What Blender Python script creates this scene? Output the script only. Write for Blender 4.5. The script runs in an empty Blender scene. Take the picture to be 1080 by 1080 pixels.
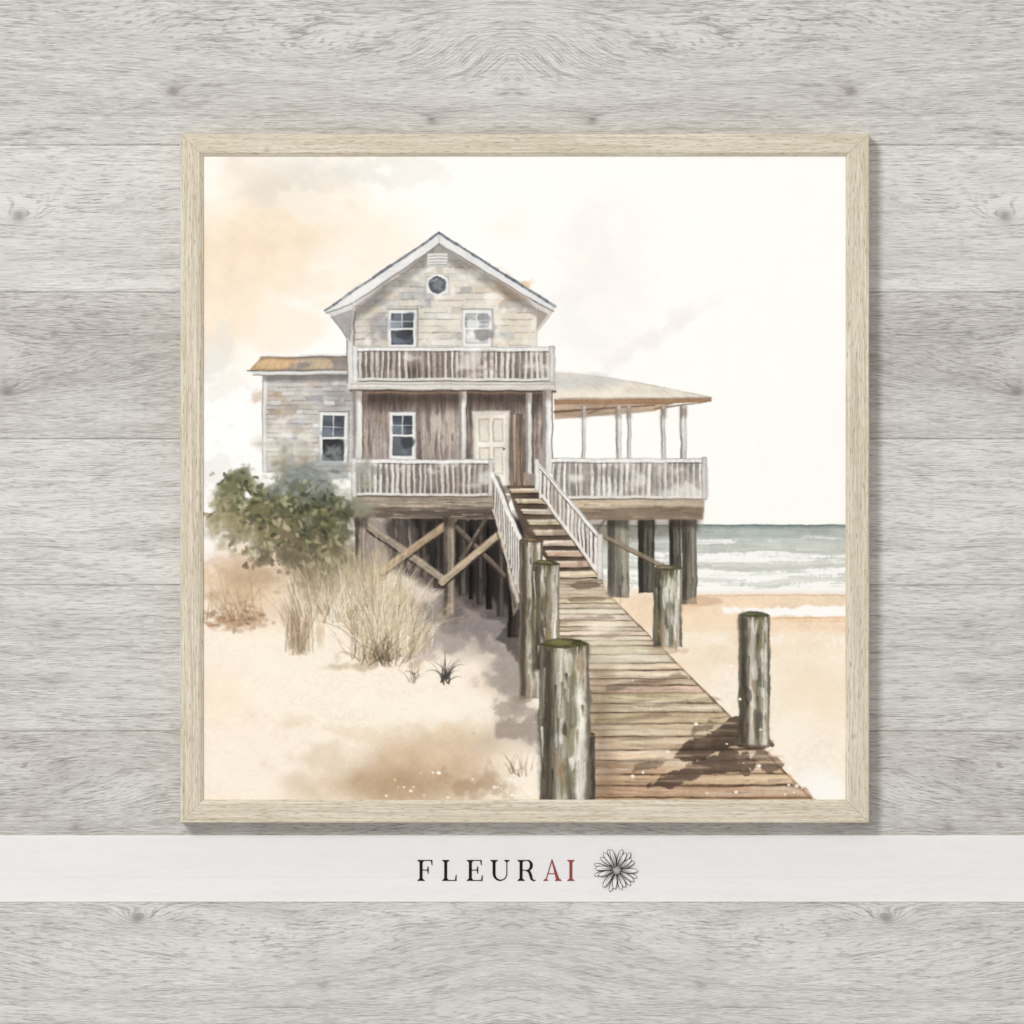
import bpy, math, random, bmesh
import numpy as np
from mathutils import Vector
random.seed(7); rng = np.random.default_rng(11)
scene = bpy.context.scene
COL = scene.collection
D = 6.0
K = 1.08

def P(px, py, h=0.0):
    f = (D - h) / D
    return ((px - 540) / 1000 * f, -h, (540 - py) / 1000 * f)

# ------------------------------------------------------------------ node helpers
def newmat(name):
    m = bpy.data.materials.new(name); m.use_nodes = True
    nt = m.node_tree
    b = nt.nodes['Principled BSDF']
    return m, nt, b
def N(nt, t, **kw):
    n = nt.nodes.new(t)
    for k, v in kw.items(): setattr(n, k, v)
    return n
def L(nt, a, b): nt.links.new(a, b)
def lin(c):
    c = np.asarray(c, float) / 255
    return np.where(c <= .04045, c / 12.92, ((c + .055) / 1.055) ** 2.4)
def lc(r, g, b):
    v = lin((r, g, b)) / K
    return (float(v[0]), float(v[1]), float(v[2]), 1)
def math_n(nt, op, a, b=None, c=None, clamp=False):
    n = N(nt, 'ShaderNodeMath', operation=op); n.use_clamp = clamp
    for i, v in enumerate((a, b, c)):
        if v is None: continue
        if isinstance(v, (int, float)): n.inputs[i].default_value = v
        else: L(nt, v, n.inputs[i])
    return n.outputs[0]
def mix_n(nt, fac, a, b, mode='MIX'):
    n = N(nt, 'ShaderNodeMix', data_type='RGBA', blend_type=mode)
    for s, v in ((n.inputs[0], fac), (n.inputs[6], a), (n.inputs[7], b)):
        if isinstance(v, (int, float, tuple)): s.default_value = v
        else: L(nt, v, s)
    return n.outputs[2]
def noise_n(nt, vec, scale=1, detail=4, rough=.55, dist=0):
    n = N(nt, 'ShaderNodeTexNoise')
    n.inputs['Scale'].default_value = scale; n.inputs['Detail'].default_value = detail
    n.inputs['Roughness'].default_value = rough; n.inputs['Distortion'].default_value = dist
    L(nt, vec, n.inputs['Vector']); return n.outputs['Fac']
def ramp_n(nt, fac, lo, hi):
    n = N(nt, 'ShaderNodeMapRange', interpolation_type='SMOOTHSTEP')
    n.inputs[1].default_value = lo; n.inputs[2].default_value = hi
    L(nt, fac, n.inputs[0]); return n.outputs[0]

def np_mesh(name, verts, faces, mat, parent=None, attrs=None):
    me = bpy.data.meshes.new(name)
    nv, nf = len(verts), len(faces)
    me.vertices.add(nv); me.vertices.foreach_set('co', verts.astype(np.float32).ravel())
    me.loops.add(nf * 4); me.loops.foreach_set('vertex_index', faces.astype(np.int32).ravel())
    me.polygons.add(nf); me.polygons.foreach_set('loop_start', np.arange(0, nf * 4, 4, dtype=np.int32))
    me.update(calc_edges=True)
    for nm, typ, data in (attrs or []):
        if typ == 'COLOR':
            a = me.color_attributes.new(nm, 'FLOAT_COLOR', 'POINT'); a.data.foreach_set('color', data.astype(np.float32).ravel())
        elif typ == 'VEC':
            a = me.attributes.new(nm, 'FLOAT_VECTOR', 'POINT'); a.data.foreach_set('vector', data.astype(np.float32).ravel())
        else:
            a = me.attributes.new(nm, 'FLOAT', 'POINT'); a.data.foreach_set('value', data.astype(np.float32).ravel())
    me.materials.append(mat)
    o = bpy.data.objects.new(name, me); COL.objects.link(o)
    if parent: o.parent = parent
    return o
def py_mesh(name, v, f, mat, parent=None):
    me = bpy.data.meshes.new(name); me.from_pydata(v, [], f); me.update()
    me.materials.append(mat)
    o = bpy.data.objects.new(name, me); COL.objects.link(o)
    if parent: o.parent = parent
    return o
def empty(name, loc):
    o = bpy.data.objects.new(name, None); o.location = loc; o.empty_display_size = .05
    COL.objects.link(o); return o

# ================================================================== WALL
def wall_mat():
    m, nt, b = newmat('whitewashed_wood')
    g = N(nt, 'ShaderNodeAttribute', attribute_name='grain')
    sep = N(nt, 'ShaderNodeSeparateXYZ'); L(nt, g.outputs['Vector'], sep.inputs[0])
    gx, gf, gs = sep.outputs
    z = N(nt, 'ShaderNodeAttribute', attribute_name='across').outputs['Fac']
    tint = N(nt, 'ShaderNodeAttribute', attribute_name='tint').outputs['Fac']
    knot = N(nt, 'ShaderNodeAttribute', attribute_name='knot').outputs['Fac']
    def comb(a, ka, c, kc):
        n = N(nt, 'ShaderNodeCombineXYZ')
        L(nt, math_n(nt, 'MULTIPLY', a, ka), n.inputs[0]); L(nt, math_n(nt, 'MULTIPLY', c, kc), n.inputs[1])
        L(nt, gs, n.inputs[2]); return n.outputs[0]
    n1 = noise_n(nt, comb(gx, 9, gf, 320), 1, 4, .62, .3)
    line1 = math_n(nt, 'SUBTRACT', 1, ramp_n(nt, math_n(nt, 'ABSOLUTE', math_n(nt, 'SUBTRACT', n1, .5)), 0, .04))
    n2 = noise_n(nt, comb(gx, 20, gf, 620), 1, 2, .6, .5)
    line2 = math_n(nt, 'SUBTRACT', 1, ramp_n(nt, math_n(nt, 'ABSOLUTE', math_n(nt, 'SUBTRACT', n2, .5)), 0, .06))
    brk = ramp_n(nt, noise_n(nt, comb(gx, 15, gf, 80), 1, 3, .65), .42, .58)
    brk2 = ramp_n(nt, noise_n(nt, comb(gx, 6, gf, 26), 1, 2, .6), .33, .64)
    fib = noise_n(nt, comb(gx, 50, z, 1300), 1, 2, .7)
    pore = ramp_n(nt, noise_n(nt, comb(gx, 95, gf, 1100), 1, 1, .5), .58, .68)
    broad = noise_n(nt, comb(gx, 3, gf, 45), 1, 3, .6)
    cloud = noise_n(nt, comb(gx, 5, z, 9), 1, 2, .5)
    light = mix_n(nt, tint, lc(200, 196, 189), lc(226, 224, 220))
    mid = mix_n(nt, tint, lc(178, 174, 166), lc(209, 207, 202))
    dark = mix_n(nt, tint, lc(106, 100, 93), lc(136, 131, 124))
    c = mix_n(nt, ramp_n(nt, broad, .34, .68), light, mid)
    c = mix_n(nt, math_n(nt, 'MULTIPLY', ramp_n(nt, cloud, .45, .75), .45), c, lc(229, 228, 224))
    l1 = math_n(nt, 'MULTIPLY', math_n(nt, 'MULTIPLY', line1, brk), .72)
    l2 = math_n(nt, 'MULTIPLY', math_n(nt, 'MULTIPLY', line2, brk2), .5)
    c = mix_n(nt, l1, c, dark)
    c = mix_n(nt, l2, c, dark)
    c = mix_n(nt, math_n(nt, 'MULTIPLY', pore, .48), c, dark)
    c = mix_n(nt, math_n(nt, 'MULTIPLY', ramp_n(nt, fib, .4, .68), .38), c, lc(242, 241, 237))
    c = mix_n(nt, math_n(nt, 'MULTIPLY', ramp_n(nt, fib, .55, .3), .22), c, lc(136, 130, 122))
    c = mix_n(nt, math_n(nt, 'MULTIPLY', knot, .6), c, lc(112, 105, 98))
    L(nt, c, b.inputs['Base Color'])
    b.inputs['Roughness'].default_value = .75
    b.inputs['Specular IOR Level'].default_value = .2
    bp = N(nt, 'ShaderNodeBump'); bp.inputs['Strength'].default_value = .25; bp.inputs['Distance'].default_value = .0005
    L(nt, fib, bp.inputs['Height']); L(nt, bp.outputs[0], b.inputs['Normal'])
    return m
WM = wall_mat()

seams = [-157, -2, 153, 308, 463, 617, 771, 926, 1081, 1236]
knots = [(183, 96, 1.0), (455, 127, .7), (20, 228, 1.0), (8, 412, 1.0), (145, 968, 1.0), (80, 872, .6), (340, 1040, .4), (60, 660, .3)]
tints = {-157: .4, -2: .5, 153: .9, 308: .22, 463: .8, 617: .5, 771: .12, 926: .68, 1081: .4}
cath = {-2: [(330, 70, .036, 190, 42), (540, 50, -.025, 80, 40), (80, 40, .02, 180, 40)],
        153: [(60, 240, .022, 200, 45)], 308: [(0, 400, .034, 200, 40), (120, 350, .01, 90, 20)],
        463: [(100, 540, .010, 180, 50)], 617: [(60, 690, .006, 260, 60)],
        771: [(10, 850, .03, 170, 42), (330, 880, .02, 180, 30)],
        926: [(300, 1010, .036, 190, 42), (540, 1050, -.02, 80, 40), (60, 1040, .02, 140, 30)],
        -157: [], 1081: []}
V, F, G, A_, T, Kn = [], [], [], [], [], []
off = 0
def wob(x, z, s):
    return (np.sin(x * 7 + s) * .003 + np.sin(x * 17 + s * 2 + z * 20) * .0015 + np.sin(x * 41 + z * 60 + s * 3) * .0008 + np.sin(x * 83 + z * 90 + s) * .0003 + np.sin(z * 55 + x * 6 + s) * .002)
for i in range(len(seams) - 1):
    y0, y1 = seams[i] + .2, seams[i + 1] - .2
    nx, nz = 540, 96
    xs = np.linspace(-270, 1350, nx); ys = np.linspace(y0, y1, nz)
    ys[1] = y0 + .6; ys[-2] = y1 - .6
    XX, YY = np.meshgrid(xs, ys)
    mx = np.where(XX > 540, 1080 - XX, XX)            # book-matched boards
    x = mx / 1000; z = -YY / 1000
    s = i * 3.7
    f = z + wob(x, z, s)
    for (cx, cy, a, sx, sy) in cath[seams[i]]:
        f = f + a * np.exp(-((mx - cx) / sx) ** 2 - ((YY - cy) / sy) ** 2)
    kn = np.zeros_like(f)
    for (kx, ky, ka) in knots:
        if y0 < ky < y1:
            dx, dz = mx - kx, YY - ky
            f = f + .02 * ka * np.exp(-np.sqrt((dx / 26) ** 2 + (dz / 10) ** 2 + .02))
            kn += ka * np.exp(-(dx / 5) ** 2 - (dz / 4.5) ** 2) + .4 * ka * np.exp(-(dx / 14) ** 2 - (dz / 9) ** 2)
    yy = np.zeros_like(XX); yy[0, :] = .0005; yy[-1, :] = .0005
    V.append(np.stack([(XX - 540) / 1000, yy, (540 - YY) / 1000], -1).reshape(-1, 3))
    G.append(np.stack([x, f, np.full_like(x, s)], -1).reshape(-1, 3))
    A_.append(z.ravel()); T.append(np.full(x.size, tints[seams[i]])); Kn.append(np.clip(kn, 0, 1).ravel())
    idx = np.arange(nx * nz).reshape(nz, nx) + off
    F.append(np.stack([idx[:-1, :-1], idx[1:, :-1], idx[1:, 1:], idx[:-1, 1:]], -1).reshape(-1, 4))
    off += nx * nz
wall = np_mesh('wall', np.concatenate(V), np.concatenate(F), WM, None,
               [('grain', 'VEC', np.concatenate(G)), ('across', 'F', np.concatenate(A_)), ('tint', 'F', np.concatenate(T)), ('knot', 'F', np.concatenate(Kn))])
wall['kind'] = 'structure'; wall['label'] = 'whitewashed grey wooden board wall with horizontal boards'; wall['category'] = 'wall'
bm_, nt_, b_ = newmat('dark_gap'); b_.inputs['Base Color'].default_value = lc(126, 121, 114); b_.inputs['Roughness'].default_value = .9
bk = py_mesh('wall_backing', [(-.81, .001, -.696), (.81, .001, -.696), (.81, .001, .697), (-.81, .001, .697)], [(0, 1, 2, 3)], bm_)
bk['kind'] = 'structure'; bk['label'] = 'backing seen in the thin seams between wall boards'; bk['category'] = 'wall'

# ================================================================== PAINTING
R = 1.5
X0, Y0, SP = 212.0, 161.5, 682.5
W = H = int(SP * R) + 1
xs = X0 + np.arange(W) / R; ys = Y0 + np.arange(H) / R
XX, YY = np.meshgrid(xs, ys)
C = np.zeros((H, W, 3)); ID = np.zeros((H, W), np.int32)
def vnoise(cx, cy):
    gw, gh = int(SP / cx) + 3, int(SP / cy) + 3
    g = rng.random((gh, gw)) * 2 - 1
    u = (XX - X0) / cx; v = (YY - Y0) / cy
    iu = u.astype(int); iv = v.astype(int); fu = u - iu; fv = v - iv
    fu = fu * fu * (3 - 2 * fu); fv = fv * fv * (3 - 2 * fv)
    return (g[iv, iu] * (1 - fu) + g[iv, iu + 1] * fu) * (1 - fv) + (g[iv + 1, iu] * (1 - fu) + g[iv + 1, iu + 1] * fu) * fv
def fbm(cx, cy, o):
    r = 0; a = 1; t = 0
    for k in range(o):
        r = r + vnoise(cx / 2 ** k, cy / 2 ** k) * a; t += a; a *= .55
    return r / t * 1.4
NL, NL2, NM, NM2 = fbm(95, 80, 6), fbm(70, 60, 6), fbm(22, 18, 4), fbm(16, 16, 4)
NF, NV, NH = fbm(2.4, 2.4, 2), fbm(2.6, 46, 3), fbm(46, 2.4, 3)
NV2, NW = fbm(5, 30, 4), fbm(60, 5, 4)
TEX = {'v': NV, 'h': NH, 'm': NM, 'f': NF}
def c(*a): return np.array(a, float) / 255
parts = {0: ('art_print', None)}
def new(name, label=None):
    k = len(parts); parts[k] = (name, label); return k
def reg(x0, y0, x1, y1):
    a = max(0, int((x0 - X0) * R)); b = min(W, int((x1 - X0) * R) + 2)
    p = max(0, int((y0 - Y0) * R)); q = min(H, int((y1 - Y0) * R) + 2)
    return (slice(p, q), slice(a, b)) if b > a and q > p else None
def put(s, m, col, id_, thr=.5):
    m3 = m[..., None]
    C[s] = C[s] * (1 - m3) + col * m3
    if id_ is not None: ID[s][m > thr] = id_
def sdf(pts, X, Y):
    d = np.full(X.shape, 1e9); ins = np.zeros(X.shape, bool)
    n = len(pts)
    for i in range(n):
        ax, ay = pts[i]; bx, by = pts[(i + 1) % n]
        ex, ey = bx - ax, by - ay
        t = np.clip(((X - ax) * ex + (Y - ay) * ey) / (ex * ex + ey * ey + 1e-9), 0, 1)
        d = np.minimum(d, (X - ax - t * ex) ** 2 + (Y - ay - t * ey) ** 2)
        if ay != by:
            cr = ((ay > Y) != (by > Y)) & (X < (bx - ax) * (Y - ay) / (by - ay) + ax); ins ^= cr
    d = np.sqrt(d); return np.where(ins, d, -d)
def poly(pts, col, a=1, soft=.9, id=None, edge=.12, var=.05, tex='m', mod=0, rag=0):
    px = [p[0] for p in pts]; py = [p[1] for p in pts]
    q = soft + 1 + rag
    s = reg(min(px) - q, min(py) - q, max(px) + q, max(py) + q)
    if s is None: return
    d = sdf(pts, XX[s], YY[s])
    if rag: d = d + rag * NM2[s] + rag * .25 * NF[s]
    m = np.clip(.5 + d / soft, 0, 1) * a
    if mod: m = m * np.clip(1 - mod + mod * (NM2[s] * 1.2 + .5) * 1.6, 0, 1)
    k = c(*col) * (1 + var * TEX[tex][s] + .02 * NF[s] - edge * np.exp(-(d / 1.3) ** 2))[..., None]
    put(s, m, k, id)
def rect(x0, y0, x1, y1, col, **kw): poly([(x0, y0), (x1, y0), (x1, y1), (x0, y1)], col, **kw)
def line(x0, y0, x1, y1, w0, w1, col, a=1, id=None, soft=.8):
    w = max(w0, w1)
    s = reg(min(x0, x1) - w - 1, min(y0, y1) - w - 1, max(x0, x1) + w + 1, max(y0, y1) + w + 1)
    if s is None: return
    X, Y = XX[s], YY[s]; ex, ey = x1 - x0, y1 - y0
    t = np.clip(((X - x0) * ex + (Y - y0) * ey) / (ex * ex + ey * ey + 1e-9), 0, 1)
    d = (w0 + (w1 - w0) * t) / 2 - np.hypot(X - x0 - t * ex, Y - y0 - t * ey)
    put(s, np.clip(.5 + d / soft, 0, 1) * a, c(*col) * (1 + .05 * NF[s] + .05 * NM[s])[..., None], id, .35)
def blob(cx, cy, rx, ry, col, a=1, n=.35, soft=.6, id=None, src=None, edge=0, ang=0):
    q = 1.6
    rm = max(rx, ry) * q if ang else None
    s = reg(cx - (rm or rx * q), cy - (rm or ry * q), cx + (rm or rx * q), cy + (rm or ry * q))
    if s is None: return
    dx, dy = XX[s] - cx, YY[s] - cy
    if ang: ca, sa = math.cos(ang), math.sin(ang); dx, dy = dx * ca + dy * sa, -dx * sa + dy * ca
    nn = (NL if src is None else src)[s]
    f = 1 - np.hypot(dx / rx, dy / ry) + n * nn
    m = np.clip(f / soft, 0, 1); m = m * m * (3 - 2 * m)
    k = c(*col) * (1 - edge * np.exp(-((m - .25) / .16) ** 2))[..., None]
    put(s, m * a, k, id)
def glaze(pts, col, a, tex, thr, k, soft=3):
    px = [p[0] for p in pts]; py = [p[1] for p in pts]
    s = reg(min(px), min(py), max(px), max(py))
    d = sdf(pts, XX[s], YY[s])
    m = np.clip(d / soft, 0, 1) * np.clip((tex[s] - thr) * k, 0, 1) * a
    put(s, m, c(*col) * np.ones(m.shape + (1,)), None)
def J(v, j): return tuple(max(0, min(255, x + random.uniform(-j, j))) for x in v)
def lerp(a, b, t): return a + (b - a) * t

# ---------- paper and sky washes
C[:] = c(255, 252, 247)
C *= (1 + .003 * NL)[..., None]
blob(250, 260, 200, 190, (251, 236, 214), .88, .45, .95)
blob(290, 250, 140, 80, (246, 226, 198), .62, .6, .9, src=NL2)
blob(235, 330, 80, 70, (247, 228, 203), .5, .6, .9)
blob(262, 262, 80, 44, (242, 217, 186), .42, .7, .8, src=NM)
blob(320, 300, 60, 30, (247, 228, 202), .45, .8, .7, src=NM2)
blob(335, 190, 110, 36, (227, 221, 209), .52, .6, .9, src=NL2)
blob(370, 182, 60, 18, (210, 207, 197), .3, .8, .9, src=NM)
blob(290, 200, 50, 22, (212, 207, 196), .28, .8, .9, src=NM2)
blob(430, 180, 50, 20, (241, 235, 224), .5, .7, .6, src=NM, edge=.01)
blob(420, 260, 90, 70, (253, 241, 224), .65, .6, .8)
blob(345, 215, 50, 24, (254, 246, 233), .5, .8, .5, src=NM, edge=.01)
blob(300, 345, 60, 30, (249, 232, 210), .5, .8, .6, src=NL2)
blob(228, 380, 24, 40, (230, 227, 220), .55, .8, .7, src=NM, edge=.02)
blob(236, 420, 30, 40, (242, 235, 228), .6, .7, .5, src=NM2)
blob(245, 455, 46, 44, (255, 254, 252), .9, .7, .35, src=NM, edge=.02)
blob(228, 500, 34, 26, (235, 232, 226), .6, .8, .5, src=NM2)
blob(620, 275, 88, 100, (251, 245, 238), .8, .6, .9, edge=.004)
blob(625, 255, 48, 42, (246, 241, 235), .5, .8, .9, src=NM)
blob(608, 350, 64, 60, (242, 238, 234), .55, .7, .95, src=NL2)
blob(650, 300, 40, 30, (248, 242, 238), .4, .8, .6, src=NM2, edge=.006)
blob(695, 350, 80, 15, (246, 239, 237), .6, .9, .9, src=NM, ang=-.6)
blob(660, 378, 74, 12, (247, 240, 236), .55, .8, .9, src=NM, ang=-.6)
blob(725, 335, 50, 8, (245, 239, 237), .4, .9, .9, src=NM2, ang=-.6)
blob(640, 330, 30, 36, (253, 249, 245), .6, .8, .7, src=NM)
blob(540, 240, 60, 40, (253, 245, 233), .7, .6, .8)
blob(800, 430, 60, 30, (254, 251, 247), .6, .7, .6, edge=.01)

# ---------- sea
SEA = new('painted_sea', 'painted pale green sea with white breaking waves')
s = reg(560, 554, 893, 629)
t = np.clip((YY[s] - 554) / 74, 0, 1)
top, mid_, low = c(168, 176, 168), c(212, 213, 204), c(234, 231, 221)
g = np.where(t[..., None] < .35, top + (mid_ - top) * (t / .35)[..., None], mid_ + (low - mid_) * ((t - .35) / .65)[..., None])
put(s, np.ones(t.shape), g * (1 + .04 * NH[s])[..., None], SEA)
ph = 6.283 * (4.6 * t ** .85 + .35 * NL[s])
fm = np.clip((NW[s] * .6 + (t - .42) * .9 + .34 * np.sin(ph) + .14 * NF[s]) * 2.8, 0, 1) * np.clip(t * 5 - .2, 0, 1)
put(s, fm * .9, c(253, 251, 246) * np.ones(t.shape + (1,)), None)
edge_ = np.exp(-((fm - .3) / .22) ** 2) * np.clip(t * 4, 0, 1) * .28
put(s, edge_, c(166, 172, 160) * np.ones(t.shape + (1,)), None)
shade = np.clip(np.sin(ph + 2.2) - .55, 0, 1) * np.clip(t * 6, 0, 1) * (1 - fm) * .6
put(s, shade, c(160, 168, 156) * np.ones(t.shape + (1,)), None)
for i in range(170):
    y = 556 + 66 * random.random() ** 1.3; x = random.uniform(600, 893); l = random.uniform(8, 46)
    col = random.choice([(160, 168, 156), (184, 188, 176), (196, 195, 182), (246, 246, 240), (250, 250, 246), (216, 214, 201)])
    if y < 568: col = random.choice([(142, 154, 149), (156, 167, 160), (184, 191, 182), (200, 205, 196)])
    line(x, y, x + l, y + random.uniform(-.9, .9), random.uniform(.5, 1.8), .3, col, random.uniform(.25, .6))
line(560, 554.6, 893, 554.6, 1.6, 1.6, (100, 114, 112), .8, SEA)
line(640, 556.6, 893, 556.6, 2, 2, (140, 153, 148), .55)

# ---------- sand
SAND = new('painted_sand', 'painted pale cream beach sand')
poly([(212, 600), (300, 580), (470, 575), (600, 590), (645, 618), (740, 627), (893, 628), (893, 846), (212, 846)], (251, 238, 219), soft=2, id=SAND, edge=0, var=.01)
poly([(600, 626), (893, 626), (893, 668), (640, 664)], (243, 216, 184), .88, soft=9, edge=0, var=.03)
line(736, 628, 893, 627.5, 2.2, 1.8, (212, 178, 146), .5)
blob(760, 655, 120, 20, (244, 221, 192), .7, .5, .9, src=NL2)
blob(850, 645, 80, 7, (255, 251, 246), 1, .5, .3, src=NM2)
line(800, 652.5, 893, 651, .8, 2.6, (218, 172, 128), .7)
line(820, 655, 893, 655, 1, 4, (234, 198, 160), .5)
blob(720, 640, 30, 12, (230, 198, 162), .6, .5, .8)
blob(700, 700, 70, 44, (246, 226, 200), .85, .5, .8)
blob(850, 720, 76, 54, (246, 227, 199), .8, .5, .8, src=NL2)
blob(760, 690, 66, 22, (241, 217, 185), .6, .6, .7, src=NM)
blob(850, 680, 50, 16, (244, 221, 191), .5, .6, .7, src=NM2)
blob(870, 830, 60, 46, (255, 251, 244), .9, .5, .8)
blob(840, 770, 40, 30, (252, 242, 225), .7, .5, .8)
# left dune
blob(250, 620, 90, 66, (230, 202, 170), .9, .5, .9)
blob(300, 700, 130, 36, (250, 239, 222), .8, .5, .8)
blob(235, 740, 60, 60, (248, 230, 206), .6, .5, .9, src=NL2)
blob(270, 800, 110, 60, (250, 237, 218), .8, .5, .8)
blob(440, 812, 134, 52, (206, 178, 146), .9, .4, 1.0, src=NL2)
blob(420, 832, 110, 24, (180, 148, 114), .6, .5, .9)
blob(330, 800, 60, 34, (216, 194, 168), .5, .7, .9, src=NM)
blob(500, 780, 80, 40, (220, 195, 162), .7, .5, .9)
blob(520, 720, 60, 36, (234, 213, 187), .7, .5, .8)
blob(430, 745, 120, 20, (252, 242, 226), .6, .7, .6, src=NM)
blob(500, 826, 50, 18, (146, 116, 88), .45, .9, .9, src=NM2)
blob(360, 770, 90, 10, (228, 202, 170), .35, .9, .8, src=NM, ang=.15)
for i in range(40):
    x, y = random.uniform(225, 540), random.uniform(700, 835)
    line(x, y, x + random.uniform(3, 9), y + random.uniform(-1, 1), 1, .3, J((228, 206, 178), 8), .35)

# ---------- shadow of the house on the dune
UNDER = new('painted_underside', 'painted shadow under the raised house')
poly([(440, 600), (552, 600), (556, 700), (566, 790), (500, 788), (530, 745), (505, 700), (430, 690), (426, 660)], (196, 182, 170), .6, soft=18, edge=0, var=.08, rag=8)
blob(496, 664, 96, 32, (170, 160, 153), .85, .6, .6, src=NM, edge=.03)
blob(516, 656, 70, 32, (134, 124, 120), .8, .6, .6, src=NM2, edge=.03)
blob(470, 646, 60, 22, (138, 128, 122), .75, .8, .5, src=NM, edge=.03)
blob(540, 712, 34, 40, (156, 145, 137), .75, .7, .6, src=NM, edge=.04)
blob(440, 690, 60, 7, (190, 174, 160), .6, .9, .5, src=NM2, edge=.03, ang=.1)
blob(520, 636, 56, 26, (92, 84, 82), .85, .6, .5, src=NM, edge=.03)
blob(545, 668, 18, 26, (72, 65, 62), .7, .8, .4, src=NM2)
blob(540, 770, 44, 14, (158, 143, 132), .8, .7, .5, src=NM2, edge=.06)
blob(536, 748, 34, 10, (166, 152, 140), .7, .8, .5, src=NM2)
poly([(384, 545), (552, 545), (556, 644), (500, 646), (440, 612), (384, 600)], (150, 137, 128), .9, soft=10, edge=0, var=.12, rag=6)
poly([(404, 545), (556, 545), (556, 652), (520, 646), (470, 628), (416, 604)], (84, 76, 72), .9, soft=9, edge=0, var=.2, id=UNDER, rag=6)
poly([(436, 545), (552, 545), (552, 640), (505, 630), (450, 606)], (42, 38, 37), .92, soft=7, edge=0, var=.25, tex='v', rag=5)
poly([(600, 547), (740, 547), (738, 562), (600, 578)], (132, 120, 108), .6, soft=7, edge=0, var=.2, rag=3)

# ---------- pilings
def piling(x0, x1, y0, y1, col, label, name='painted_piling', lean=0):
    k = new(name, label)
    poly([(x0, y0), (x1, y0), (x1 + lean, y1), (x0 + lean, y1)], col, id=k, var=.2, tex='v', edge=.18)
    w = x1 - x0
    poly([(x0, y0), (x0 + w * .35, y0), (x0 + w * .3 + lean, y1), (x0 + lean, y1)], tuple(v * .55 for v in col), .8, var=.2, tex='v', soft=2)
    line(x0 + w * .74, y0 + 4, x0 + w * .74 + lean, y1 - 3, w * .2, w * .12, tuple(min(255, v * 1.4) for v in col), .6)
    for i in range(5):
        xx = random.uniform(x0 + 1, x1 - 1); yy = random.uniform(y0, y1 - 10)
        line(xx, yy, xx, yy + random.uniform(6, 20), 1.2, .3, tuple(v * .4 for v in col), .6)
    poly([(x0 - 1, y0), (x1 + 1, y0), (x1, y0 + 12), (x0, y0 + 9)], (58, 50, 44), .6, soft=5, edge=0)
    return k
for (x0, x1, y1, col) in ((414, 420, 594, (120, 108, 97)), (428, 434, 602, (126, 114, 102)), (443, 450, 608, (84, 76, 70)), (457, 464, 620, (66, 60, 56)), (471, 476, 616, (40, 37, 35)), (484, 491, 628, (84, 77, 70)), (495, 499, 632, (32, 30, 29)), (503, 509, 638, (72, 65, 60)), (513, 519, 642, (36, 33, 32)), (524, 531, 650, (80, 72, 66))):
    piling(x0, x1, 546, y1, col, 'painted dark slender piling in the shade under the house')
piling(536, 549, 560, 672, (58, 51, 46), 'painted dark piling beside the left stair rail')
for (x0, x1, y1, col) in ((612, 620, 580, (110, 98, 84)), (641, 663, 630, (136, 130, 116)), (673, 690, 625, (84, 80, 70)), (706, 718, 602, (92, 86, 76)), (719, 735, 637, (124, 118, 106))):
    piling(x0, x1, 546, y1, col, 'painted stout piling under the right deck, foot at %s' % ('the sea line' if y1 < 610 else 'the beach'))
line(626, 560, 700, 598, 5, 5, (146, 130, 110), .85); line(626, 562.5, 700, 600.5, 1.2, 1.2, (70, 58, 48), .7)
line(640, 545, 620, 575, 3, 3, (110, 94, 80), .7)
blob(740, 634, 26, 5, (196, 164, 134), .6, .6, .5, src=NM2)
def brace(x0, y0, x1, y1, w, col):
    k = new('painted_brace', None)
    line(x0, y0 + 1.6, x1, y1 + 1.6, w + 1.8, w + 1.8, (60, 50, 44), .85, k)
    line(x0, y0, x1, y1, w, w, col, 1, k)
    line(x0, y0 - w * .25, x1, y1 - w * .25, w * .3, w * .3, tuple(min(255, v * 1.15) for v in col), .6)
    for q in range(6):
        t = random.uniform(0, .8); t2 = t + random.uniform(.08, .2); o_ = random.uniform(-.4, .4) * w
        line(lerp(x0, x1, t), lerp(y0, y1, t) + o_, lerp(x0, x1, t2), lerp(y0, y1, t2) + o_, 1.1, .4, random.choice([(110, 96, 82), (206, 192, 170), (96, 84, 72)]), .6)

# ---------- left wing
WING = new('painted_wing', 'painted single storey left wing with grey clapboards')
poly([(277, 394), (372, 394), (372, 498), (277, 498)], (208, 203, 196), id=WING, var=.08)
blob(300, 470, 40, 36, (230, 219, 203), .7, .5, .7, src=NM)
blob(296, 430, 24, 22, (184, 160, 132), .5, .8, .6, src=NM2)
blob(350, 420, 34, 22, (150, 147, 148), .65, .6, .7, src=NM)
blob(310, 450, 20, 14, (160, 164, 170), .4, .8, .6, src=NM2)
y = 398
while y < 496:
    x = 279
    while x < 370:
        l = random.uniform(6, 24)
        line(x, y + random.uniform(-.4, .4), min(x + l, 370), y + random.uniform(-.4, .4), random.uniform(.5, 1.4), .5, (116, 108, 104), random.uniform(.05, .75)); x += l
    for q in range(3):
        x = random.uniform(282, 352); rect(x, y, x + random.uniform(5, 18), y + 4.6, random.choice([(190, 170, 148), (238, 233, 225), (152, 152, 156), (242, 239, 233), (172, 150, 124), (200, 202, 204)]), a=random.uniform(.25, .65), edge=0, soft=1.4)
    y += 4.9
glaze([(277, 396), (370, 396), (370, 498), (277, 498)], (246, 242, 235), .6, NM, .25, 3)
rect(277, 396, 281.5, 498, (236, 233, 228), id=WING); line(277, 396, 277, 480, 1, .6, (140, 134, 130), .7)
rect(277, 394, 370, 402, (100, 94, 91), a=.65, edge=0, soft=4)
WR = new('painted_wing_roof', 'painted tan roof of the left wing')
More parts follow.
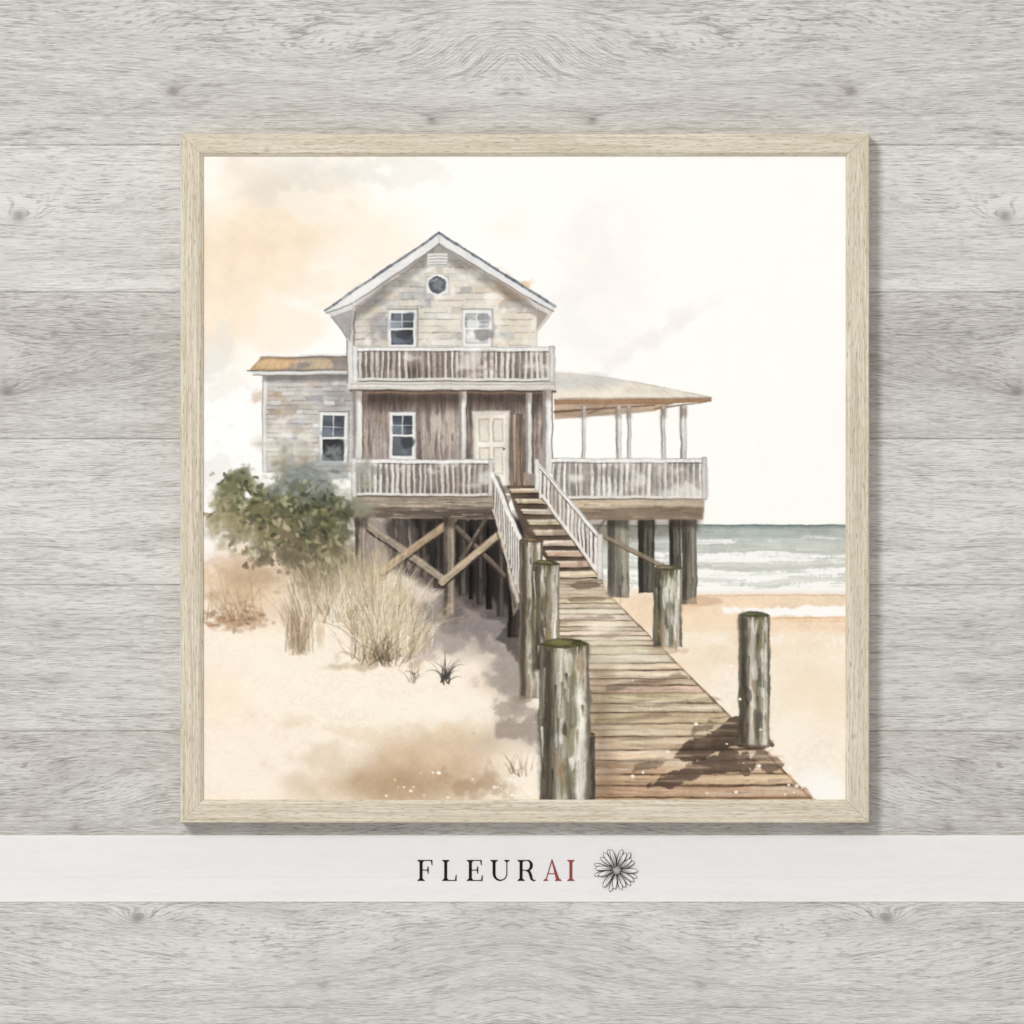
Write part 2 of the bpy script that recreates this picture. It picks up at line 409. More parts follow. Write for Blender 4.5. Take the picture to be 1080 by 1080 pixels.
poly([(276, 377), (366, 376), (368, 391), (262, 391)], (190, 156, 116), id=WR, var=.1, tex='h')
poly([(318, 376.5), (366, 376), (368, 390), (300, 390)], (140, 139, 141), .8, soft=7, edge=.05, var=.14)
glaze([(270, 378), (366, 377), (366, 390), (266, 390)], (226, 198, 158), .6, NM2, .1, 3)
for i in range(12):
    x = 272 + i * 8; line(x + 5, 378, x, 390, .8, .8, (130, 104, 76), .3)
line(275, 377, 367, 376, 1.4, 1.4, (108, 98, 90), .8)
poly([(260, 391), (369, 390), (369, 394), (274, 396)], (230, 227, 222), id=WR, edge=.1)
line(260, 391, 369, 390.4, 1.2, 1.2, (90, 88, 90), .85); line(266, 395.5, 372, 396, 1.2, 1.2, (104, 96, 92), .7)

# ---------- main house walls
WALL = new('painted_house_wall', 'painted weathered clapboard wall of the beach house')
WP = [(372, 330), (462, 258), (567, 326), (567, 404), (372, 404)]
poly(WP, (224, 216, 203), id=WALL, var=.06)
blob(420, 320, 40, 40, (200, 195, 188), .65, .6, .7, src=NM)
blob(535, 308, 26, 20, (212, 170, 126), .72, .8, .7, src=NM2)
blob(470, 335, 40, 24, (240, 232, 217), .7, .6, .7, src=NM)
blob(545, 345, 26, 26, (230, 217, 197), .6, .6, .7, src=NM)
blob(395, 350, 20, 24, (156, 152, 150), .65, .7, .6, src=NM2)
blob(500, 284, 24, 9, (198, 177, 150), .55, .8, .6, src=NM2)
blob(440, 312, 20, 12, (168, 172, 178), .4, .9, .6, src=NM2)
def wl(y): return 372 if y > 322 else 463 - (y - 258) / 64 * 88
def wr(y): return 567 if y > 322 else 463 + (y - 258) / 64 * 100
y = 268
while y < 366:
    a0, b0 = wl(y) + 2, wr(y) - 3; x = a0
    while x < b0:
        l = random.uniform(7, 26); line(x, y + random.uniform(-.5, .5), min(x + l, b0), y + random.uniform(-.5, .5), random.uniform(.6, 1.6), .6, (128, 116, 104), random.uniform(.05, .72)); x += l
    for _ in range(5):
        if b0 - a0 > 40 and random.random() < .85:
            x = random.uniform(a0, b0 - 26); rect(x, y, x + random.uniform(6, 24), y + 6.4, random.choice([(188, 180, 170), (245, 241, 233), (168, 163, 160), (218, 194, 164), (251, 248, 242), (186, 190, 194), (236, 222, 200)]), a=random.uniform(.25, .6), edge=0, soft=1.5)
    y += 6.9
glaze(WP, (250, 246, 238), .6, NM, .2, 3); glaze(WP, (146, 142, 141), .5, NM2, .32, 3)
poly([(463, 254), (372, 324), (372, 342), (463, 272)], (104, 97, 94), .6, soft=6, edge=0, mod=.3)
poly([(463, 254), (567, 320), (567, 334), (463, 272)], (104, 97, 94), .55, soft=6, edge=0, mod=.3)
rect(366, 330, 372.5, 410, (230, 227, 222), id=WALL); line(366, 330, 366, 404, 1.1, 1.1, (112, 108, 108), .8)
line(373.8, 330, 373.8, 368, 2, 2, (110, 102, 97), .6)
ROOF = new('painted_gable_roof', 'painted white gable roof edge with blue grey shingles')
poly([(344, 328), (371, 312), (373, 331), (368, 362), (362, 352), (350, 334)], (224, 221, 217), id=ROOF)
poly([(350, 334), (372, 326), (370, 360)], (150, 144, 142), .65, soft=2)
line(349, 334, 366, 356, 1, 1, (100, 96, 98), .7)
poly([(585, 325), (567, 313), (566, 352), (571, 346), (580, 333)], (222, 216, 208), id=ROOF)
poly([(578, 331), (567, 326), (566, 348)], (150, 136, 122), .7, soft=2)
poly([(463, 246), (343, 326), (346, 331), (372, 320), (463, 258)], (236, 235, 232), id=ROOF, edge=.08)
poly([(463, 246), (586, 322), (583, 328), (560, 317), (463, 258)], (232, 231, 228), id=ROOF, edge=.08)
for i in range(14):
    t = i / 14; t2 = t + .075
    line(lerp(463, 343, t), lerp(246, 327, t), lerp(463, 343, t2), lerp(246, 327, t2), random.uniform(1.6, 3.2), random.uniform(1.6, 3), (108, 114, 121), random.uniform(.65, .95), ROOF)
    line(lerp(463, 586, t), lerp(246, 323, t), lerp(463, 586, t2), lerp(246, 323, t2), random.uniform(1.8, 3.6), random.uniform(1.8, 3.4), (99, 108, 117), random.uniform(.7, .95), ROOF)
line(463, 257.5, 374, 319, 1.2, 1.2, (108, 100, 96), .8); line(463, 257.5, 566, 319, 1.2, 1.2, (108, 100, 96), .8)
line(344, 330, 372, 320, 1.4, 1, (104, 102, 104), .7); line(584, 328, 562, 317, 1.4, 1, (104, 98, 96), .7)
k = new('painted_vent', 'painted white louvre vent at the gable top')
rect(450, 267, 472, 281, (240, 237, 231), id=k, edge=.25)
for yy in (270.5, 273.5, 276.5, 279): line(452.5, yy, 470, yy, 1, 1, (124, 118, 112), .75)
k = new('painted_round_window', 'painted round window in a square casing in the gable')
rect(449, 291, 474, 311, (228, 224, 217), id=k, edge=.22)
blob(461.5, 300.5, 12, 12, (246, 245, 242), 1, 0, .12); blob(461.5, 300.5, 10, 10, (88, 92, 98), 1, .1, .15, src=NF, id=None)
blob(461.5, 300.5, 7, 7, (132, 138, 144), .8, .3, .3, src=NF)
line(455, 297, 462, 294, 1, .6, (224, 228, 230), .7)

def window(x0, y0, x1, y1, gt, gb, label, frame=(240, 238, 234)):
    k = new('painted_window', label)
    rect(x0, y0, x1, y1, frame, id=k, edge=.2, soft=1.2)
    m = 4; xa, xb, ya, yb = x0 + m, x1 - m, y0 + m + .5, y1 - m - .5; ym = (ya + yb) / 2
    rect(xa, ya, xb, ym - 1, gt, var=.35, edge=.3, soft=1.3); rect(xa, ym + 1, xb, yb, gb, var=.4, edge=.3, soft=1.3)
    blob(xa + 6, ym - 5, 7, 5, tuple(min(255, v * 1.35) for v in gt), .7, .8, .5, src=NM2)
    blob(xb - 5, ya + 4, 6, 5, tuple(v * .7 for v in gt), .6, .8, .5, src=NM2)
    blob(xb - 6, ym + 7, 8, 6, tuple(v * .6 for v in gb), .7, .8, .5, src=NM2)
    xm = (xa + xb) / 2
    line(xm, ya, xm + random.uniform(-.5, .5), ym - 1, 1.4, 1, frame, .8)
    line(xa, (ya + ym) / 2, xb, (ya + ym) / 2 + random.uniform(-.5, .5), 1.1, .8, frame, .65)
    line(xa, ym, xb, ym, 2, 2, frame, .95)
    line(x0 - 1, y0, x1 + 1, y0, 1.2, 1.2, (120, 114, 110), .7); line(x0 - 1.5, y1, x1 + 1.5, y1, 2.2, 2.2, (228, 224, 217), 1); line(x0 - 1.5, y1 + 1.6, x1 + 1.5, y1 + 1.6, 1, 1, (106, 98, 92), .7)
    line(x1 + .8, y0, x1 + .8, y1, 1.4, 1, (124, 116, 110), .6)
window(409, 326, 440, 368, (122, 127, 135), (104, 109, 117), 'painted upper left window with blue grey panes')
window(487, 326, 519, 367, (178, 179, 180), (200, 198, 194), 'painted upper right window with pale panes')
window(336, 434, 367, 490, (96, 101, 109), (72, 75, 80), 'painted window of the left wing')

# ---------- porch wall
PW = new('painted_porch_wall', 'painted brown board wall in the shade of the porch')
rect(382, 410, 575, 520, (158, 143, 133), id=PW, var=.2, tex='v', edge=0)
for i in range(270):
    x = random.uniform(383, 574); y = random.uniform(410, 474)
    line(x, y, x + random.uniform(-.6, .6), y + random.uniform(10, 50), random.uniform(.8, 3.2), .4, random.choice([(96, 82, 75), (126, 110, 101), (214, 203, 192), (184, 158, 134), (146, 138, 138), (86, 74, 68), (194, 185, 178)]), random.uniform(.2, .62), soft=1.3)
blob(466, 455, 20, 34, (222, 212, 200), .6, .8, .6, src=NV2)
blob(395, 470, 14, 26, (198, 189, 180), .5, .8, .6, src=NV2)
rect(382, 410, 575, 430, (66, 55, 49), a=.8, soft=16, edge=0, var=.2, tex='v')
glaze([(382, 412), (575, 412), (575, 500), (382, 500)], (88, 77, 72), .6, NV2, .22, 3)
rect(372, 412, 585, 415, (182, 142, 108), a=.5, edge=0)
window(410, 434, 439, 485, (90, 95, 103), (92, 96, 101), 'painted porch window with dark panes')
k = new('painted_door', 'painted cream front door lit by the sun')
rect(498, 433, 538, 512, (224, 216, 204), id=k, edge=.3); rect(501.5, 437, 534.5, 512, (244, 237, 224), edge=.1, var=.06)
for (a0, b0, c0, d0) in ((505, 442, 516, 466), (520, 442, 531, 466), (505, 472, 516, 500), (520, 472, 531, 500)):
    rect(a0, b0, c0, d0, (232, 223, 207), edge=.22, a=.8, soft=1); line(a0, b0, c0, b0, 1, 1, (160, 146, 130), .6); line(a0, b0, a0, d0, 1, 1, (168, 154, 138), .55)
blob(508, 446, 12, 12, (196, 183, 168), .45, .8, .7, src=NM2)
blob(532, 474, 1.6, 1.6, (90, 74, 60), 1, 0, .5)
rect(538, 436, 552, 512, (128, 110, 96), a=.85, var=.3, tex='v'); line(543, 438, 543, 508, 2.2, 1.2, (212, 198, 180), .65); line(549, 438, 549, 508, 2, 1.2, (84, 70, 60), .6)

# ---------- right porch roof
RR = new('painted_porch_roof', 'painted pale porch roof over the right deck')
poly([(585, 392), (634, 397), (690, 406), (751, 419), (748, 424), (690, 426), (585, 427)], (230, 221, 206), id=RR, var=.05)
poly([(585, 392), (634, 397), (660, 404), (600, 412), (585, 408)], (202, 199, 194), .75, soft=8, edge=0, rag=4)
poly([(585, 412), (650, 414), (740, 420), (700, 422), (585, 422)], (242, 231, 213), .7, soft=4, edge=0)
for i in range(16):
    x = random.uniform(590, 720); line(x, 400 + (x - 590) * .1, x + random.uniform(8, 22), 402 + (x - 590) * .13 + 5, 1, .4, (190, 178, 162), .35)
poly([(585, 421), (750, 420), (750, 423.5), (700, 426), (585, 426)], (162, 126, 94), .95, id=RR, edge=.1)
poly([(585, 426), (712, 425), (690, 433), (640, 438), (585, 442)], (170, 140, 112), .8, soft=2, id=RR, var=.2, tex='h')
line(585, 434, 690, 427, 2.4, 1, (92, 70, 56), .8); line(590, 420, 750, 419.4, 1, 1, (116, 102, 90), .6); line(620, 436, 640, 428, 1.5, 1, (104, 80, 62), .7)
line(690, 431, 745, 424, 2.4, 1, (136, 104, 78), .8)
for x, w in ((615.5, 4), (652.5, 5.6), (663.5, 4.2), (699.5, 5), (720.5, 6.6)):
    k = new('painted_column', 'painted white column of the right porch')
    rect(x - w / 2, 428, x + w / 2, 486, (228, 223, 215), id=k, edge=.15, var=.12, tex='v'); rect(x - w / 2, 428, x - w / 6, 486, (132, 125, 120), a=.8, edge=0)
    rect(x - w / 2, 430, x + w / 2, 440, (128, 110, 94), a=.6, edge=0, soft=5)

# ---------- deck and railings
DK = new('painted_deck', 'painted weathered deck beams above the pilings')
poly([(372, 522), (540, 522), (530, 548), (372, 546)], (164, 150, 134), id=DK, var=.16, tex='h')
poly([(372, 535), (530, 535), (528, 547), (374, 546)], (92, 81, 72), .8, soft=3, var=.2, tex='h', edge=0)
poly([(586, 524), (743, 524), (742, 548), (610, 548)], (192, 175, 152), id=DK, var=.16, tex='h')
poly([(600, 536), (742, 534), (741, 548), (612, 548)], (120, 103, 86), .8, soft=2.5, var=.2, tex='h', edge=0)
for i in range(60):
    x = random.choice([random.uniform(374, 510), random.uniform(610, 735)]); y = random.uniform(527, 546)
    line(x, y, x + random.uniform(6, 24), y, 1.2, .5, random.choice([(74, 62, 52), (220, 206, 186), (160, 134, 106)]), .55)
def railing(x0, yt0, x1, yt1, h0, h1, step, label, back=(142, 128, 114), ba=.8, w=3.3):
    k = new('painted_railing', label)
    poly([(x0, yt0), (x1, yt1), (x1, yt1 + h1), (x0, yt0 + h0)], back, ba, id=k, edge=0, var=.35)
    L_ = math.hypot(x1 - x0, yt1 - yt0); n = int(L_ / step)
    for i in range(n + 1):
        t = i / n; x = lerp(x0, x1, t) + random.uniform(-.8, .8); y = lerp(yt0, yt1, t); h = lerp(h0, h1, t); ww = w * random.uniform(.6, 1.25)
        cc = random.choice([(240, 236, 229), (226, 219, 210), (246, 243, 237), (202, 192, 181), (178, 168, 158), (236, 227, 215)])
        line(x, y + 2, x + random.uniform(-.7, .7), y + h - 1, ww, ww * random.uniform(.75, 1.05), cc, random.uniform(.75, .97), k, soft=1.1)
        line(x + ww * .55, y + 3 + random.uniform(0, 8), x + ww * .55, y + h - 1, .9, .6, (86, 76, 68), random.uniform(.1, .8))
        if random.random() < .3: line(x, y + h * .6, x, y + h - 2, 1.6, .8, (168, 148, 128), .5)
    line(x0 - 1, yt0 + 3.8, x1, yt1 + 3.8, 1.2, 1.2, (98, 88, 80), .7)
    line(x0 - 1, yt0 + 1, x1 + 1, yt1 + 1, 3.8, 3.8, (240, 238, 233), 1, k); line(x0 - 1, yt0 - .9, x1 + 1, yt1 - .9, .8, .8, (122, 118, 116), .6)
    line(x0, yt0 + h0, x1, yt1 + h1, 3, 3, (230, 225, 217), .95, k); line(x0, yt0 + h0 + 2, x1, yt1 + h1 + 2, 1.2, 1.2, (80, 70, 62), .8)
    rp = [(x0, yt0), (x1, yt1), (x1, yt1 + h1), (x0, yt0 + h0)]
    glaze(rp, (250, 247, 241), .5, NM, .3, 3); glaze(rp, (128, 118, 110), .45, NM2, .35, 3)
    return k
def column(x0, x1, y0, y1, label, col=(232, 228, 221)):
    k = new('painted_column', label)
    rect(x0, y0, x1, y1, col, id=k, edge=.14, var=.14, tex='v'); w = x1 - x0
    rect(x0, y0, x0 + w * .36, y1, (132, 125, 120), a=.75, edge=0, soft=1.6); line(x1 + .5, y0, x1 + .5, y1, 1.2, 1, (74, 64, 58), .8)
    rect(x0, y0, x1, y0 + 10, (124, 108, 96), a=.5, edge=0, soft=6)
BS = new('painted_balcony_floor', 'painted pale beam under the balcony')
poly([(369, 400), (587, 401), (586, 413), (370, 411)], (220, 214, 205), id=BS, edge=.12, var=.08, tex='h')
line(370, 411.6, 586, 413, 2.2, 2.2, (80, 68, 60), .85); line(370, 405, 586, 406, .8, .8, (144, 138, 132), .7)
column(372, 382, 412, 522, 'painted corner column at the left of the front porch'); column(484, 492, 413, 486, 'painted middle column of the front porch')
column(555, 561.5, 414, 500, 'painted slim column right of the front door'); column(572.5, 582, 412, 500, 'painted corner column at the right of the front porch')
railing(374, 367, 584, 367.5, 33, 33, 5.9, 'painted balcony railing under the upper windows', (124, 113, 104), .88)
rect(371.5, 364, 377, 403, (238, 235, 230), edge=.2); rect(579.5, 365, 585, 404, (224, 219, 212), edge=.22)
railing(373, 485, 518, 486, 36, 36, 5.6, 'painted left porch railing', (134, 125, 118), .86)
rect(370.5, 483, 376.5, 524, (236, 233, 228), edge=.2); rect(514.5, 484, 519.5, 524, (226, 221, 213), edge=.2)
railing(584, 484.5, 744, 484.5, 40, 40, 5.9, 'painted right deck railing', (144, 135, 126), .83)
rect(740, 482, 745.5, 527, (214, 208, 200), edge=.25); rect(700, 486, 703, 526, (234, 230, 225), edge=.15)

# ---------- shrubs
SH = new('painted_shrub', 'painted dark olive seaside shrub left of the house')
blob(312, 600, 96, 44, (188, 166, 136), .8, .7, .9, src=NM)
blob(352, 612, 56, 34, (160, 144, 118), .75, .7, .8, src=NM2)
blob(314, 532, 80, 56, (146, 144, 124), .85, .6, .6, src=NM, id=SH)
blob(258, 545, 52, 46, (172, 166, 138), .8, .7, .7, src=NM, id=SH)
blob(340, 500, 42, 26, (148, 151, 149), .7, .8, .6, src=NM2)
blob(304, 566, 84, 40, (126, 119, 96), .8, .7, .7, src=NM2, id=SH)
blob(340, 590, 50, 34, (138, 127, 105), .75, .7, .8, src=NM, id=SH)
blob(245, 606, 64, 34, (206, 176, 143), .7, .6, .9, src=NM)
blob(248, 520, 30, 24, (134, 134, 104), .7, .8, .5, src=NM2, id=SH)
def dab(cx, cy, rx, ry, ang, col, a=.8): blob(cx, cy, rx, ry, col, a, .3, .3, src=NF, ang=ang)
cl = [(254, 512, 22, 18, 0), (292, 542, 38, 24, 0), (330, 560, 34, 24, 0), (280, 570, 38, 20, 1), (350, 545, 18, 28, 0), (244, 545, 28, 18, 1), (318, 516, 38, 18, 2), (346, 590, 28, 22, 1), (330, 534, 32, 20, 0), (305, 588, 48, 20, 3), (268, 535, 26, 18, 0), (300, 556, 40, 22, 3)]
pal = {0: [(76, 80, 56), (96, 98, 66), (60, 62, 48), (118, 118, 80), (88, 88, 68), (136, 132, 94)], 1: [(150, 140, 104), (174, 160, 126), (120, 112, 84), (192, 174, 140), (136, 134, 98)], 2: [(132, 138, 132), (106, 112, 104), (158, 161, 156)], 3: [(108, 97, 76), (134, 118, 92), (88, 84, 66)]}
for (cx, cy, rx, ry, p) in cl:
    for q in range(3):
        blob(cx + random.uniform(-9, 9), cy + random.uniform(-7, 7), rx * random.uniform(.6, 1.1), ry * random.uniform(.6, 1.1), random.choice(pal[p]), .42, 1.0, .45, src=random.choice([NM2, NM]), id=SH, edge=.05)
for i in range(520):
    cx, cy, rx, ry, p = random.choice(cl)
    a0 = random.uniform(0, 6.28); r = random.random() ** .6 * 1.08
    dab(cx + math.cos(a0) * rx * r, cy + math.sin(a0) * ry * r, random.uniform(2, 6), random.uniform(1.3, 3.4), random.uniform(0, 3.1), random.choice(pal[p]), random.uniform(.35, .85))
for i in range(40): dab(random.uniform(245, 365), random.uniform(505, 590), random.uniform(2.5, 6), random.uniform(1.5, 3.4), random.uniform(0, 3), random.choice([(186, 182, 148), (168, 166, 126), (204, 192, 160)]), .6)
for i in range(24): dab(random.gauss(238, 9), random.gauss(522, 12), random.uniform(2, 5), random.uniform(1.2, 2.6), random.uniform(0, 3), random.choice([(156, 150, 114), (112, 110, 78)]), .55)
blob(325, 608, 60, 18, (150, 132, 106), .6, .9, .8, src=NM2)
BR = new('painted_brush', 'painted russet brush at the left edge of the dune')
blob(245, 652, 38, 10, (176, 142, 112), .7, .9, .6, src=NM2, id=BR)
for i in range(90):
    x = random.gauss(245, 20); y = random.gauss(652, 6)
    if x > 213: blob(x, y, random.uniform(2, 8), random.uniform(1.2, 3.4), random.choice([(146, 110, 84), (172, 134, 100), (120, 94, 76), (190, 158, 124)]), random.uniform(.25, .6), .4, .5, src=NF, id=BR, ang=random.uniform(-.5, .5))

# left corner post and the cross braces in front of the shade
brace(482, 556, 532, 606, 4.5, (108, 96, 84)); brace(512, 548, 486, 590, 4, (92, 82, 72))
brace(386, 553, 472, 614, 7.5, (158, 145, 128)); brace(478, 548, 404, 602, 8, (170, 148, 120))
piling(375, 387, 546, 612, (140, 128, 115), 'painted grey piling at the left corner under the house')
piling(468, 480, 546, 650, (146, 133, 117), 'painted pale piling where the cross braces meet')
brace(528, 562, 466, 614, 7.5, (180, 162, 136))

# ---------- grass tufts
def tuft(cx, by, n, h, sp, pal_, label, w=1.6, bw=8, skew=0, al=(.3, .8), soft=1.3):
    k = new('painted_grass_tuft', label)
    for i in range(n):
        a0 = random.gauss(skew, sp); a0 = max(-1.25, min(1.25, a0)); hh = h * random.uniform(.4, 1.05) * (1 - .2 * min(1, abs(a0))); x = cx + random.gauss(0, bw); y = by + random.uniform(-5, 5)
        px, py = x, y; cc = random.choice(pal_); a_ = random.uniform(*al); cv = random.uniform(.4, 1.2)
        for q in range(1, 7):
            t = q / 6; ang = a0 * (.6 + cv * t * t); x2 = px + math.sin(ang) * hh / 6; y2 = py - math.cos(ang) * hh / 6
            line(px, py, x2, y2, w * (1 - (t - .17) * .9), w * (1 - t * .9), cc, a_ * (1.05 - .4 * t), k, soft=soft); px, py = x2, y2
straw = [(240, 229, 204), (230, 215, 183), (212, 193, 158), (250, 244, 228), (168, 148, 118), (220, 203, 172), (140, 124, 100)]
blob(396, 652, 66, 46, (204, 182, 148), .85, .7, .8, src=NM, id=None)
blob(398, 674, 40, 24, (140, 119, 93), .75, .8, .7, src=NM2)
blob(385, 605, 46, 30, (200, 184, 154), .6, .9, .8, src=NV2)
blob(318, 655, 28, 34, (212, 186, 154), .75, .8, .8, src=NV2)
tuft(398, 692, 120, 104, .42, [(128, 112, 88), (100, 88, 72), (156, 136, 106), (176, 156, 124)], 'painted large straw coloured grass tuft, shaded back blades', 1.9, 10)
tuft(400, 694, 460, 124, .43, straw, 'painted large straw coloured grass tuft, sunlit front blades', 1.4, 11, 0, (.4, .9), 1.2)
tuft(316, 686, 90, 88, .24, [(196, 172, 142), (142, 122, 100), (224, 203, 174), (160, 136, 110)], 'painted medium grass tuft left of the large one', 1.2, 6)
tuft(250, 652, 70, 58, .46, [(188, 160, 127), (150, 123, 98), (218, 191, 158)], 'painted tan grass tuft on the left dune', 1.1, 12)
tuft(348, 652, 130, 72, .5, straw, 'painted pale grass blades under the shrub', 1.2, 16, 0, (.3, .8), 1.2)
tuft(430, 686, 110, 84, .42, straw, 'painted fine grass blades right of the large tuft', 1.1, 10, .35, (.4, .9), 1.1)
tuft(470, 717, 20, 30, .75, [(62, 60, 56), (88, 80, 70)], 'painted small dark grass tuft on the sand', 1.7, 2, 0, (.7, .98), .8)
tuft(436, 716, 12, 20, .7, [(134, 114, 92), (98, 84, 72)], 'painted small brown grass tuft on the sand', 1.2, 2, 0, (.5, .9), .8)
tuft(548, 815, 16, 22, .8, [(106, 86, 64), (144, 118, 90)], 'painted low grass tuft beside the large front post', 1.2, 8)
tuft(402, 698, 60, 40, .8, [(104, 90, 72), (86, 76, 62), (146, 128, 100)], 'painted short dark blades spreading at the foot of the large tuft', 1.3, 14)
blob(398, 702, 50, 6, (176, 153, 124), .55, .9, .7, src=NM2)

# ---------- boardwalk
BW = new('painted_boardwalk', 'painted plank boardwalk running to the stairs')
def bl(y): return np.interp(y, [598, 640, 720, 846], [588, 583, 602, 619])
def br(y): return np.interp(y, [598, 622, 846], [633, 637, 861])
poly([(588, 598), (633, 598), (637, 622), (864, 849), (619, 849), (602, 720), (583, 640)], (128, 106, 84), id=BW, edge=.1)
y = 600.0
while y < 846:
    t = (y - 600) / 245
    h = (3.2 + (y - 600) * .047) * random.uniform(.75, 1.28)
    far, near = (234, 219, 196), (212, 186, 153)
    col = J(tuple(lerp(a, b, min(1, t * 1.15)) for a, b in zip(far, near)), 6)
    kk = random.uniform(.92, 1.07); col = tuple(min(255, v * kk) for v in col)
    gap = .6 + t * 1.2; tl = random.uniform(-.5, .5) * t * 2.4
    e0, e1 = random.uniform(-1, 2.5) * (t + .2), random.uniform(-3, 5) * (t + .2)
    poly([(bl(y) - e0, y), (br(y) + e1, y + tl), (br(y + h) + e1 - h * .4, y + h - gap + tl), (bl(y + h) - e0, y + h - gap)], col, id=BW, edge=.08, var=.12, tex='h', soft=.8)
    for q in range(int(4 + t * 14)):
        x = random.uniform(bl(y), br(y) - 12); l = random.uniform(8, 54) * (t + .25)
        line(x, y + random.uniform(.2, .75) * h, min(x + l, br(y)), y + random.uniform(.3, .7) * h + tl * .5, random.uniform(.4, 1.4 + 1.6 * t), .3, random.choice([(250, 240, 222), (170, 143, 114), (132, 107, 84), (242, 226, 200), (190, 166, 140), (158, 142, 126), (230, 208, 178)]), random.uniform(.25, .65))
    x = bl(y)
    while x < br(y):
        l = random.uniform(6, 50); ta = (x - bl(y)) / (br(y) - bl(y))
        if random.random() < .85: line(x, y + h - gap * .4 + tl * ta, min(x + l, br(y) + e1), y + h - gap * .4 + tl * ta, gap * random.uniform(.3, 2), gap * random.uniform(.3, 1.5), (62, 48, 38), random.uniform(.3, .95))
        x += l
    y += h
BP = [(588, 600), (633, 600), (638, 622), (858, 843), (622, 843), (602, 720), (583, 640)]
glaze(BP, (248, 236, 215), .5, NW, .1, 2.2, 6); glaze(BP, (140, 116, 92), .25, NW, -.3, -2.2, 4)
poly([(622, 640), (640, 640), (700, 700), (640, 700), (610, 680)], (250, 240, 222), .35, soft=14, edge=0)
poly([(640, 806), (840, 834), (858, 846), (622, 846)], (150, 116, 84), .32, soft=14, edge=0)
poly([(622, 700), (644, 700), (648, 843), (622, 843)], (116, 94, 76), .4, soft=16, edge=0, rag=6)
poly([(590, 606), (634, 606), (650, 636), (586, 632)], (176, 154, 128), .35, soft=5, edge=0)
blob(612, 617, 26, 4, (92, 76, 64), .65, .6, .4, src=NM2); blob(618, 632, 20, 2.6, (104, 86, 72), .5, .6, .4, src=NM2)
for (x0, y0, x1, y1, ww, a) in ((586, 655, 640, 650, 3, .4), (588, 672, 664, 668, 2.4, .35), (640, 724, 716, 712, 5, .5), (622, 762, 700, 752, 5, .4), (630, 782, 690, 776, 4, .4), (626, 806, 700, 800, 5, .35), (690, 742, 752, 736, 3, .35)):
    poly([(x0, y0), (x1, y1 - ww * .4), (x1 + 8, y1 + ww * .6), (x0, y0 + ww)], (108, 88, 72), a, soft=1.8, edge=0, rag=2.5, mod=.3)
for pts, a, rg in (([(784, 750), (800, 762), (816, 786), (798, 792), (770, 786), (742, 800), (706, 802), (728, 782), (756, 766)], .88, 4), ([(770, 790), (808, 800), (790, 814), (750, 816), (708, 830), (684, 830), (712, 814), (742, 802)], .8, 5), ([(800, 790), (828, 806), (812, 814), (782, 802)], .65, 4), ([(730, 766), (760, 758), (752, 770), (728, 776)], .55, 4), ([(672, 806), (706, 800), (700, 808), (668, 814)], .5, 3)):
    poly(pts, (82, 66, 56), a, soft=1.4, edge=.15, var=.22, tex='h', mod=.18, rag=rg)
glaze([(690, 752), (830, 752), (830, 832), (690, 832)], (210, 184, 152), .55, NH, .4, 4, 10)
line(638, 624, 862, 849, 1.2, 2.2, (124, 98, 76), .45)

# ---------- stairs
ST = new('painted_staircase', 'painted wooden stairs rising to the porch')
poly([(534, 512), (580, 512), (634, 600), (634, 612), (588, 606), (552, 560)], (92, 77, 65), id=ST, edge=0, var=.25)
for i in range(9):
    t = i / 8; y = 515 + 87 * t; xl = lerp(537, 588, t); xr = lerp(574, 630, t); h = 4.8 + 2.6 * t
    poly([(xl, y), (xr, y), (xr + 3, y + h), (xl + 2, y + h)], J((216, 198, 172), 10), id=ST, edge=.1, var=.16, tex='h')
    line(xl, y + 1, xr - random.uniform(0, 14), y + 1, 1.6, 1, (244, 234, 216), .75); line(xl + 2, y + h + .6, xr + 3, y + h + .6, 1.6, 1.2, (52, 42, 36), .8)
    line(xl + random.uniform(4, 16), y + h * .6, xr - random.uniform(0, 12), y + h * .6, 1.4, .6, (160, 138, 112), .5)
glaze([(537, 514), (578, 514), (632, 604), (588, 604)], (92, 78, 68), .4, NM2, .22, 3)
k = new('painted_railing', 'painted right handrail of the stairs')
poly([(566, 488), (634, 569), (635, 610), (573, 522)], (132, 118, 106), .85, id=k, edge=0, var=.3)
for i in range(16):
    t = (i + .5) / 16; x = lerp(568, 634, t) + random.uniform(-.5, .5); yt = lerp(491, 570, t); yb = lerp(522, 609, t)
    line(x, yt, x + .6, yb, 2.9, 2.4, random.choice([(242, 239, 233), (218, 210, 200), (248, 246, 241), (196, 187, 178)]), .93, k); line(x + 2, yt + 3, x + 2.1, yb, 1, .8, (80, 68, 60), .65)
line(566, 488, 634, 569, 4.6, 4.6, (244, 242, 237), 1, k); line(567, 491.7, 634, 572.7, 1.2, 1.2, (96, 86, 78), .8); line(565, 485.5, 635, 567, .9, .9, (122, 114, 108), .6)
line(572, 522, 634, 609, 3.6, 3.8, (236, 230, 221), 1, k); line(572, 525, 633, 612, 1.2, 1.3, (80, 67, 56), .8)
rect(564, 484, 569.5, 518, (238, 235, 230), edge=.2, id=k); rect(629.5, 563, 636, 612, (224, 217, 208), edge=.2, id=k)
k = new('painted_railing', 'painted left handrail of the stairs')
poly([(518, 500), (526, 502), (551, 570), (549, 640), (541, 650), (534, 590), (521, 540)], (140, 128, 116), .92, id=k, edge=.1, var=.25)
